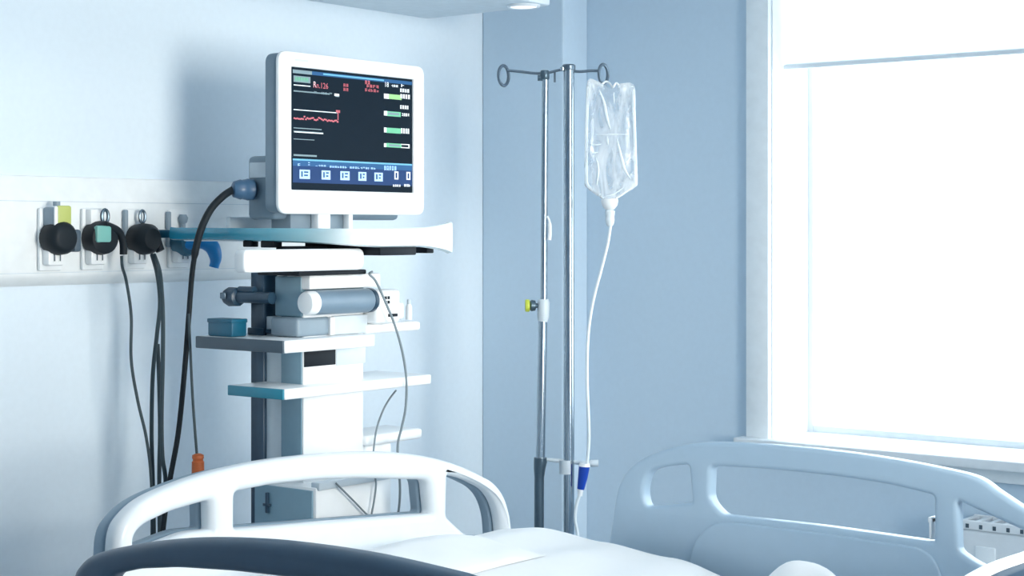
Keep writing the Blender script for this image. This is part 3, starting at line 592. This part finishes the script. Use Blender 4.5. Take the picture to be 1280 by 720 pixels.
# ------------------------------------------------------------------ bag
YB = 4.27; mm = YB/F
bg_ = thing('iv_bag', 'clear half-filled drip bag hanging from the right hook of the stand', 'drip bag', at(763, 105, YB))
outl = [(734.5, 101), (748, 102), (756, 106), (763, 110), (770, 107), (778, 104), (793, 107), (794.5, 140), (796, 185), (797, 226), (794, 234), (780, 243), (771, 249), (754, 249), (744, 243), (733.5, 235), (730.5, 226), (731, 185), (733, 140)]
cpt = spline([Vector((a, b, 0)) for a, b in outl], 4, closed=True)
cen = Vector((763.5, 178, 0))
bm = bmesh.new()
rings = {}
for side in (-1, 1):
    prev = None
    for j, s in enumerate((1.0, .93, .84, .7, .5, .25)):
        row = []
        for i, q in enumerate(cpt):
            if j == 0 and side == 1: row.append(rings[0][i]); continue
            d = (q-cen)*s+cen
            th = .0165*(1-s**3)**.6*(0.65+.5*min(1, max(0, (d.y-100)/120)))
            cr = .0016*noise.noise(Vector((d.x*.12, d.y*.045, side*3.1)))*(1 if j else 0)
            row.append(bm.verts.new(at(d.x, d.y, YB)+VY*(side*(th+cr))))
        if j == 0 and side == -1: rings[0] = row
        if prev:
            for i in range(len(row)): bm.faces.new((prev[i], prev[(i+1) % len(row)], row[(i+1) % len(row)], row[i]))
        prev = row
    cv = bm.verts.new(at(cen.x, cen.y, YB)+VY*(side*.017))
    for i in range(len(prev)): bm.faces.new((prev[i], prev[(i+1) % len(prev)], cv))
obj('pouch', bm, 'bag_film', bg_)
def strip(pts, r, name, m='plastic_white'):
    return obj(name, tube(bmesh.new(), pts, r, 6), m, bg_)
# welded rim, wide down the sides
lt = spline([(733.8, 108, 0), (732, 160, 0), (731.5, 215, 0), (733, 231, 0), (744, 240, 0), (754, 247, 0)], 6); rt = spline([(792, 112, 0), (794, 160, 0), (795, 215, 0), (794, 230, 0), (782, 240, 0), (771, 247, 0)], 6)
mat('weld', (.86, .92, .95), .3, coat=.5)
strip([at(p.x+1.2, p.y, YB) for p in lt], .0042, 'left_seam', 'weld'); strip([at(p.x-1.0, p.y, YB) for p in rt], .0040, 'right_seam', 'weld')
strip([at(a, b, YB) for a, b in ((735.5, 103.5), (745, 104.5), (754, 108))], .0030, 'top_seam', 'weld'); strip([at(a, b, YB) for a, b in ((773, 109), (781, 107), (791, 109))], .0030, 'top_seam', 'weld')
obj('hanger_tab', tube(bmesh.new(), spline([at(752, 106, YB+.01), at(757, 102, YB+.025), at(762, 104, YB+.02), at(766, 109, YB), at(770, 104, YB), at(774, 107, YB)], 5), .0028, 8), 'plastic_white', bg_)
def crease(pts, r):
    P_ = spline([at(a, b, YB-.0165-.001) for a, b in pts], 5); n_ = len(P_)
    return tube(bmesh.new(), P_, [max(.0003, r*math.sin(math.pi*(i+.5)/n_)) for i in range(n_)], 6)
strip_m = 'weld'
bm = crease([(745, 168), (757, 168.5), (765, 168), (775, 168), (788, 168)], .0016)
for c_, r_ in (([(749, 112), (755, 128), (759, 148), (763, 162)], .0036), ([(771, 172), (775, 190), (781, 212), (789, 224)], .0036), ([(759, 170), (760, 182)], .0022), ([(738, 180), (746, 181), (752, 180)], .0018), ([(740, 192), (748, 190)], .0012), ([(767, 115), (768, 130)], .0016), ([(745, 196), (748, 212), (746, 232)], .0024), ([(757, 245), (768, 242), (780, 234)], .0020)):
    merge(bm, crease(c_, r_))
obj('crease', bm, strip_m, bg_)
obj('port_collar', lathe(bmesh.new(), [(.021, 0), (.022, -.006), (.020, -.016), (.013, -.026), (.009, -.028)], at(762, 248.5, YB), seg=24), 'plastic_white', bg_)
obj('drip_chamber', lathe(bmesh.new(), [(.009, 0), (.0125, -.003), (.0120, -.014), (.0108, -.016), (.0118, -.024), (.010, -.036), (.005, -.042)], at(762.5, 262.5, YB), seg=20), 'tube_clear', bg_)
iv = thing('iv_line', 'pale drip tubing curving down from the bag through a blue clamp', 'tube', at(763, 283, YB))
tp = [at(763, 283, YB), at(759.5, 305, YB), at(752, 335, YB), (at(744, 365, YB)), at(738, 395, YB), at(734.5, 430, YB), at(734, 480, YB), at(736, 530, YB), at(736, 555, YB), at(733.5, 583, YB)]
obj('upper_tube', tube(bmesh.new(), spline(tp, 8), .0042, 10), 'tube_clear', iv)
obj('clamp', tube(bmesh.new(), [at(730.5, 582.5, YB), at(728.5, 597, YB), at(725.8, 611.5, YB)], [.0140, .0122, .0092], 18), 'clamp_blue', iv)
obj('clamp_top', tube(bmesh.new(), [at(730.8, 579, YB), at(730.5, 583, YB)], [.013, .015], 18), 'plastic_white', iv)
obj('connector', tube(bmesh.new(), [at(725.6, 611, YB), at(725, 620, YB)], [.0075, .006], 12), 'plastic_white', iv)
obj('lower_tube', tube(bmesh.new(), spline([at(725, 618, YB), at(720.5, 632, YB), at(719, 650, YB), at(722, 668, YB), at(727, 720, YB), at(722, 800, YB), at(716, 880, YB-.0)], 8), .0045, 10), 'tube_clear', iv)

# ================================================================== BED
bed = thing('hospital_bed', 'white hospital bed with moulded headboard and side rail and dark slate near rail', 'bed', (1.5, -1.46, 0))
HX = .75
hb_out = spline([Vector((a, b, 0)) for a, b in px_x([(134, 700), (136, 670), (145, 648), (170, 624), (210, 605), (262, 588), (330, 574), (400, 566.5), (450, 564), (500, 566), (545, 574), (585, 589), (612, 608), (626, 632), (631, 660), (633, 700)], HX)], 5)
hb = [(p.x, p.y) for p in hb_out] + [(-.85, .62), (-1.99, .62)]
o1 = rounded(px_x([(158, 668), (170, 655), (205, 638), (254, 624), (255, 661), (226, 664), (158, 690)], HX), [.02, .02, .02, .012, .004, .02, .02])
o2 = rounded(px_x([(284, 614), (335, 604), (392, 598.5), (450, 597), (527, 599), (531, 641), (284, 660)], HX), [.012, .03, .03, .03, .018, .008, .008])
o3 = rounded(px_x([(550, 592), (575, 598), (600, 610), (612, 624), (619, 645), (621, 672), (575, 668), (549, 644)], HX), [.010, .02, .03, .03, .03, .01, .02, .01])
hbp = panel('headboard', [hb, o1, o2, o3], .046, .018, MYZ(HX+.004), 'bed_white', bed, seg=6)
hs = [(a, b-.007) for a, b in hb]
panel('edge_shade_layer', [hs, o1, o2, o3], .030, .008, MYZ(HX-.030), 'edge_shaded', hbp, seg=3)  # added grey layer standing for the headboard's shaded edge
# far side rail
RY = -.85
sr_out = spline([Vector((a, b, 0)) for a, b in px_y([(757, 740), (764, 690), (770, 650), (777, 610), (790, 586), (812, 570), (845, 558), (885, 552.5), (950, 554.5), (1030, 561), (1110, 571.5), (1180, 584.5), (1225, 596), (1252, 614), (1285, 636)], RY)], 5)
zz = sr_out[-1]
sr = [(p.x, p.y) for p in sr_out] + [(zz.x+.10, zz.y-.015), (zz.x+.17, zz.y-.06), (zz.x+.20, zz.y-.16), (zz.x+.20, .66), (1.10, .66)]
q1 = rounded(px_y([(815, 588), (838, 582), (866, 579.5), (870, 627), (812, 633), (808, 612)], RY), [.02, .03, .010, .006, .012, .03])
q2 = rounded(px_y([(893, 581.5), (960, 585), (1050, 594), (1120, 605), (1172, 618), (1172, 676), (1030, 656), (908, 643), (891, 625)], RY), [.012, .05, .05, .05, .01, .006, .05, .012, .02])
a1 = on_y(1200, 624, RY); a2 = on_y(1202, 688, RY)
q3 = rounded([(a1.x, a1.z), (zz.x+.06, zz.y-.06), (zz.x+.14, zz.y-.12), (zz.x+.14, a2.z-.05), (on_y(1228, 706, RY).x, on_y(1228, 706, RY).z), (a2.x, a2.z)], [.01, .02, .03, .03, .02, .01])
r1 = panel('side_rail', [sr, q1, q2, q3], .036, .009, MXZ(RY), 'rail_shaded', bed, seg=3)
r1['label'] = 'white moulded side rail on the window side'
inset = rounded(px_y([(868, 700), (874, 676), (893, 654), (915, 650), (1030, 664), (1160, 683), (1180, 705), (1188, 760), (862, 760)], RY), .03)
panel('rail_panel', [inset], .012, .005, MXZ(RY-.018), 'rail_shaded', r1)
obj('rail_clip', box(B((on_y(1164, 650, RY).x, RY-.012, on_y(1164, 645, RY).z), (on_y(1168, 650, RY).x, RY+.012, on_y(1168, 674, RY).z), bev=.003), (on_y(1162, 650, RY).x, RY-.01, on_y(1162, 653, RY).z), (on_y(1168, 650, RY).x, RY+.01, on_y(1168, 646, RY).z), .003), 'plastic_white', r1)
# near side rail (dark)
NY = -2.10
nr_o = spline([Vector((a, b, 0)) for a, b in px_y([(101, 748), (102, 722), (108, 706), (128, 690.5), (182, 678.5), (250, 672), (325, 673.5), (400, 681), (480, 694), (580, 717)], NY)], 5)
nr = [(p.x, p.y) for p in nr_o] + [(1.85, 1.10), (2.0, 1.05), (2.08, .94), (2.10, .70), (.83, .70)]
n1 = rounded([tuple(px_y([(140, 735)], NY)[0])] + px_y([(148, 717), (180, 710), (230, 708), (300, 712.5), (400, 724), (470, 736)], NY) + [(1.50, .86), (.90, .86)], .015)
n2 = rounded([(1.58, 1.07), (1.80, 1.055), (1.95, 1.0), (2.02, .86), (1.58, .86)], .02)
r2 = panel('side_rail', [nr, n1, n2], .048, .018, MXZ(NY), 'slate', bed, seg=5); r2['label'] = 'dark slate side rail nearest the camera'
# footboard (dark with white rim)
FX = 2.30
fo = [(p.x, p.y) for p in spline([Vector((a, b, 0)) for a, b in px_x([(1125, 810), (1150, 779), (1178, 752), (1206, 731), (1240, 713), (1280, 699)], FX)], 5)]
lz = fo[-1][1]
fo2 = fo + [(-1.45, lz+.008), (-1.20, lz-.005), (-1.02, lz-.05), (-.93, lz-.14), (-.91, .62), (fo[0][0]+.0, .62)]
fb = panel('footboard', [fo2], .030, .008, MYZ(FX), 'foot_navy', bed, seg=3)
rim = [Vector((FX, a, b)) for a, b in fo2[:-2]]
obj('rim', tube(bmesh.new(), rim, .0098, 10), 'bed_white', fb)
# frame and running gear
bm = bmesh.new(); box(bm, (.80, -2.0, .62), (2.26, -.92, .70), .012); box(bm, (.85, -1.85, .26), (2.2, -1.78, .32), .008); box(bm, (.85, -1.14, .26), (2.2, -1.07, .32), .008); box(bm, (.85, -1.85, .26), (.93, -1.07, .32), .008); box(bm, (2.12, -1.85, .26), (2.2, -1.07, .32), .008)
obj('frame', bm, 'plastic_grey', bed)
for a in (1.0, 2.05): obj('lift_column', box(B((a-.05, -1.5, .30), (a+.05, -1.42, .64), bev=.006), (a-.06, -1.8, .30), (a+.06, -1.1, .34), .004), 'plastic_pale', bed)
for a, b in ((RY, 1.25), (RY, 1.95), (NY, 1.05), (NY, 1.85)): obj('rail_bracket', B((b-.03, min(a, -2.02 if a == NY else -.93), .64), (b+.03, max(a, -1.95 if a == NY else -.85), .72), bev=.006), 'plastic_grey', bed)
obj('end_bracket', B((.74, -1.75, .64), (.82, -1.15, .68), bev=.005), 'plastic_grey', bed); obj('end_bracket', B((2.24, -1.75, .64), (2.31, -1.15, .68), bev=.005), 'plastic_grey', bed)
for a, b in ((.95, -1.815), (.95, -1.105), (2.1, -1.815), (2.1, -1.105)):
    lg = obj('leg', cyl(bmesh.new(), (a, b, .10), (a, b, .28), .018), 'steel', bed)
    obj('caster', lathe(bmesh.new(), [(.055, -.018), (.065, -.012), (.065, .012), (.055, .018)], (a, b, .065), (0, 1, 0)), 'black', lg)
# mattress
ma = obj('mattress', B((.795, -2.00, .70), (2.26, -.945, .845), bev=.035, seg=4), 'mattress')
tag(ma, 'thick pale blue mattress under the white sheet on the bed', 'mattress')
# sheet
def lerp(x, T):
    if x <= T[0][0]: return T[0][1]
    for (a, b), (c, d) in zip(T, T[1:]):
        if x <= c: k = (x-a)/(c-a); k = k*k*(3-2*k); return b+(d-b)*k
    return T[-1][1]
ZT = [(.79, .925), (.96, .943), (1.10, .936), (1.27, .915), (1.42, .893), (1.7, .872), (2.3, .865)]
def sheet_z(x, y):
    z = lerp(x, ZT)
    z += .020*math.exp(-((x-1.25)/.40)**2)*(1-math.exp(-((y+.93)/.28)**2))          # body of the cover swells inward
    z += .010*noise.noise(Vector((x*3.0, y*2.2, 1.3)))+.0045*noise.noise(Vector((x*9, y*5+x*4, 4.0)))
    # crumpled peak near the window side rail
    dx, dy = x-1.655, y+1.085; u = dx*.82+dy*.57; v = -dx*.57+dy*.82
    z += .105*math.exp(-abs(u/.088)**2.6)*math.exp(-(v/.10)**2) - .030*math.exp(-((u-.015)/.034)**2)*math.exp(-((v+.06)/.045)**2)
    z += .04*math.exp(-((x-1.95)/.2)**2)*math.exp(-((y+1.35)/.3)**2)
    return z
bm = bmesh.new(); NX, NYY = 150, 120; xs0, xs1, ys0, ys1 = .800, 2.262, -2.015, -.925
G = []
for i in range(NX+1):
    row = []
    for j in range(-10, NYY+11):
        x = xs0+(xs1-xs0)*i/NX
        jj = min(max(j, 0), NYY); y = ys0+(ys1-ys0)*jj/NYY
        e = min(y-ys0, ys1-y); z = sheet_z(x, y)
        ex = min(x-xs0, xs1-x)
        z -= .022*max(0, 1-e/.03)**2 + .02*max(0, 1-ex/.03)**2
        over = -j if j < 0 else (j-NYY if j > NYY else 0)
        if over: z -= .016*over; y += (1 if j > 0 else -1)*(.004*math.sin(over*.3)+.003*noise.noise(Vector((x*14, over*.2, 2))))
        row.append(bm.verts.new((x, y, z)))
    G.append(row)
for i in range(NX):
    for j in range(len(G[0])-1): bm.faces.new((G[i][j], G[i+1][j], G[i+1][j+1], G[i][j+1]))
sh = obj('bed_sheet', bm, 'sheet'); tag(sh, 'crumpled white sheet covering the hospital bed with a raised fold at one side', 'sheet')
sol = sh.modifiers.new('thick', 'SOLIDIFY'); sol.thickness = .006; sol.offset = 1
# pillow
pw = bmesh.new(); NP = 40; top = []; cxp, cyp, hx_, hy_ = .985, -1.52, .155, .34
for s in (1, -1):
    g = []
    for i in range(NP+1):
        r = []
        for j in range(NP+1):
            u, v = -1+2*i/NP, -1+2*j/NP
            k = (max(0, (1-abs(u)**2.6))*max(0, (1-abs(v)**3.2)))**.55
            px_, py_ = cxp+hx_*u*(1-.04*abs(v)**2), cyp+hy_*v*(1-.05*abs(u)**2)
            base = sheet_z(px_, py_)+.008
            zz_ = base+s*(.024*k if s > 0 else .006*k)+(.004*noise.noise(Vector((u*2.4, v*5, s))) if k > .02 else 0)
            if s < 0 and k <= 1e-6: r.append(top[0][i][j]); continue
            r.append(pw.verts.new((px_, py_, zz_)))
        g.append(r)
    if s > 0: top.append(g)
    for i in range(NP):
        for j in range(NP):
            f = (g[i][j], g[i+1][j], g[i+1][j+1], g[i][j+1])
            try: pw.faces.new(f)
            except ValueError: pass
tag(obj('pillow', pw, 'pillow'), 'soft white pillow lying on the sheet against the headboard', 'pillow')

# ================================================================== RADIATOR
ra = thing('radiator', 'white panel radiator with slotted top grille under the window behind the side rail', 'radiator', (2.3, WY-.06, .2))
rx0 = on_y(1200, 650, WY-.11).x; zt = on_y(1205, 645, WY-.06).z
obj('body', B((rx0, WY-.11, .18), (3.4, WY-.02, zt-.022), bev=.01, seg=3), 'trim_white', ra)
bm = bmesh.new(); box(bm, (rx0-.003, WY-.113, zt-.022), (3.403, WY-.105, zt), .002); box(bm, (rx0-.003, WY-.02, zt-.022), (3.403, WY-.014, zt), .002)
k = 0; xx = rx0
while xx < 3.4: box(bm, (xx, WY-.106, zt-.018), (xx+.012, WY-.019, zt-.002)); xx += .034
n0 = len(bm.faces); xx = rx0+.016
while xx < 3.38: box(bm, (xx, WY-.1145, zt-.018), (xx+.008, WY-.1125, zt-.008)); xx += .034
for i, f in enumerate(bm.faces):
    if i >= n0: f.material_index = 1
gr = obj('grille', bm, 'trim_white', ra, smooth=False); gr.data.materials.append(M['shelf_grey'])
bm = bmesh.new(); xx = rx0+.04
while xx < 3.3: box(bm, (xx, WY-.114, .24), (xx+.05, WY-.108, zt-.06), .004); xx += .12
obj('flutes', bm, 'frame_white', ra)
for a in (rx0+.1, 3.25): obj('foot', B((a, WY-.09, 0), (a+.03, WY-.04, .19), bev=.004), 'plastic_grey', ra)
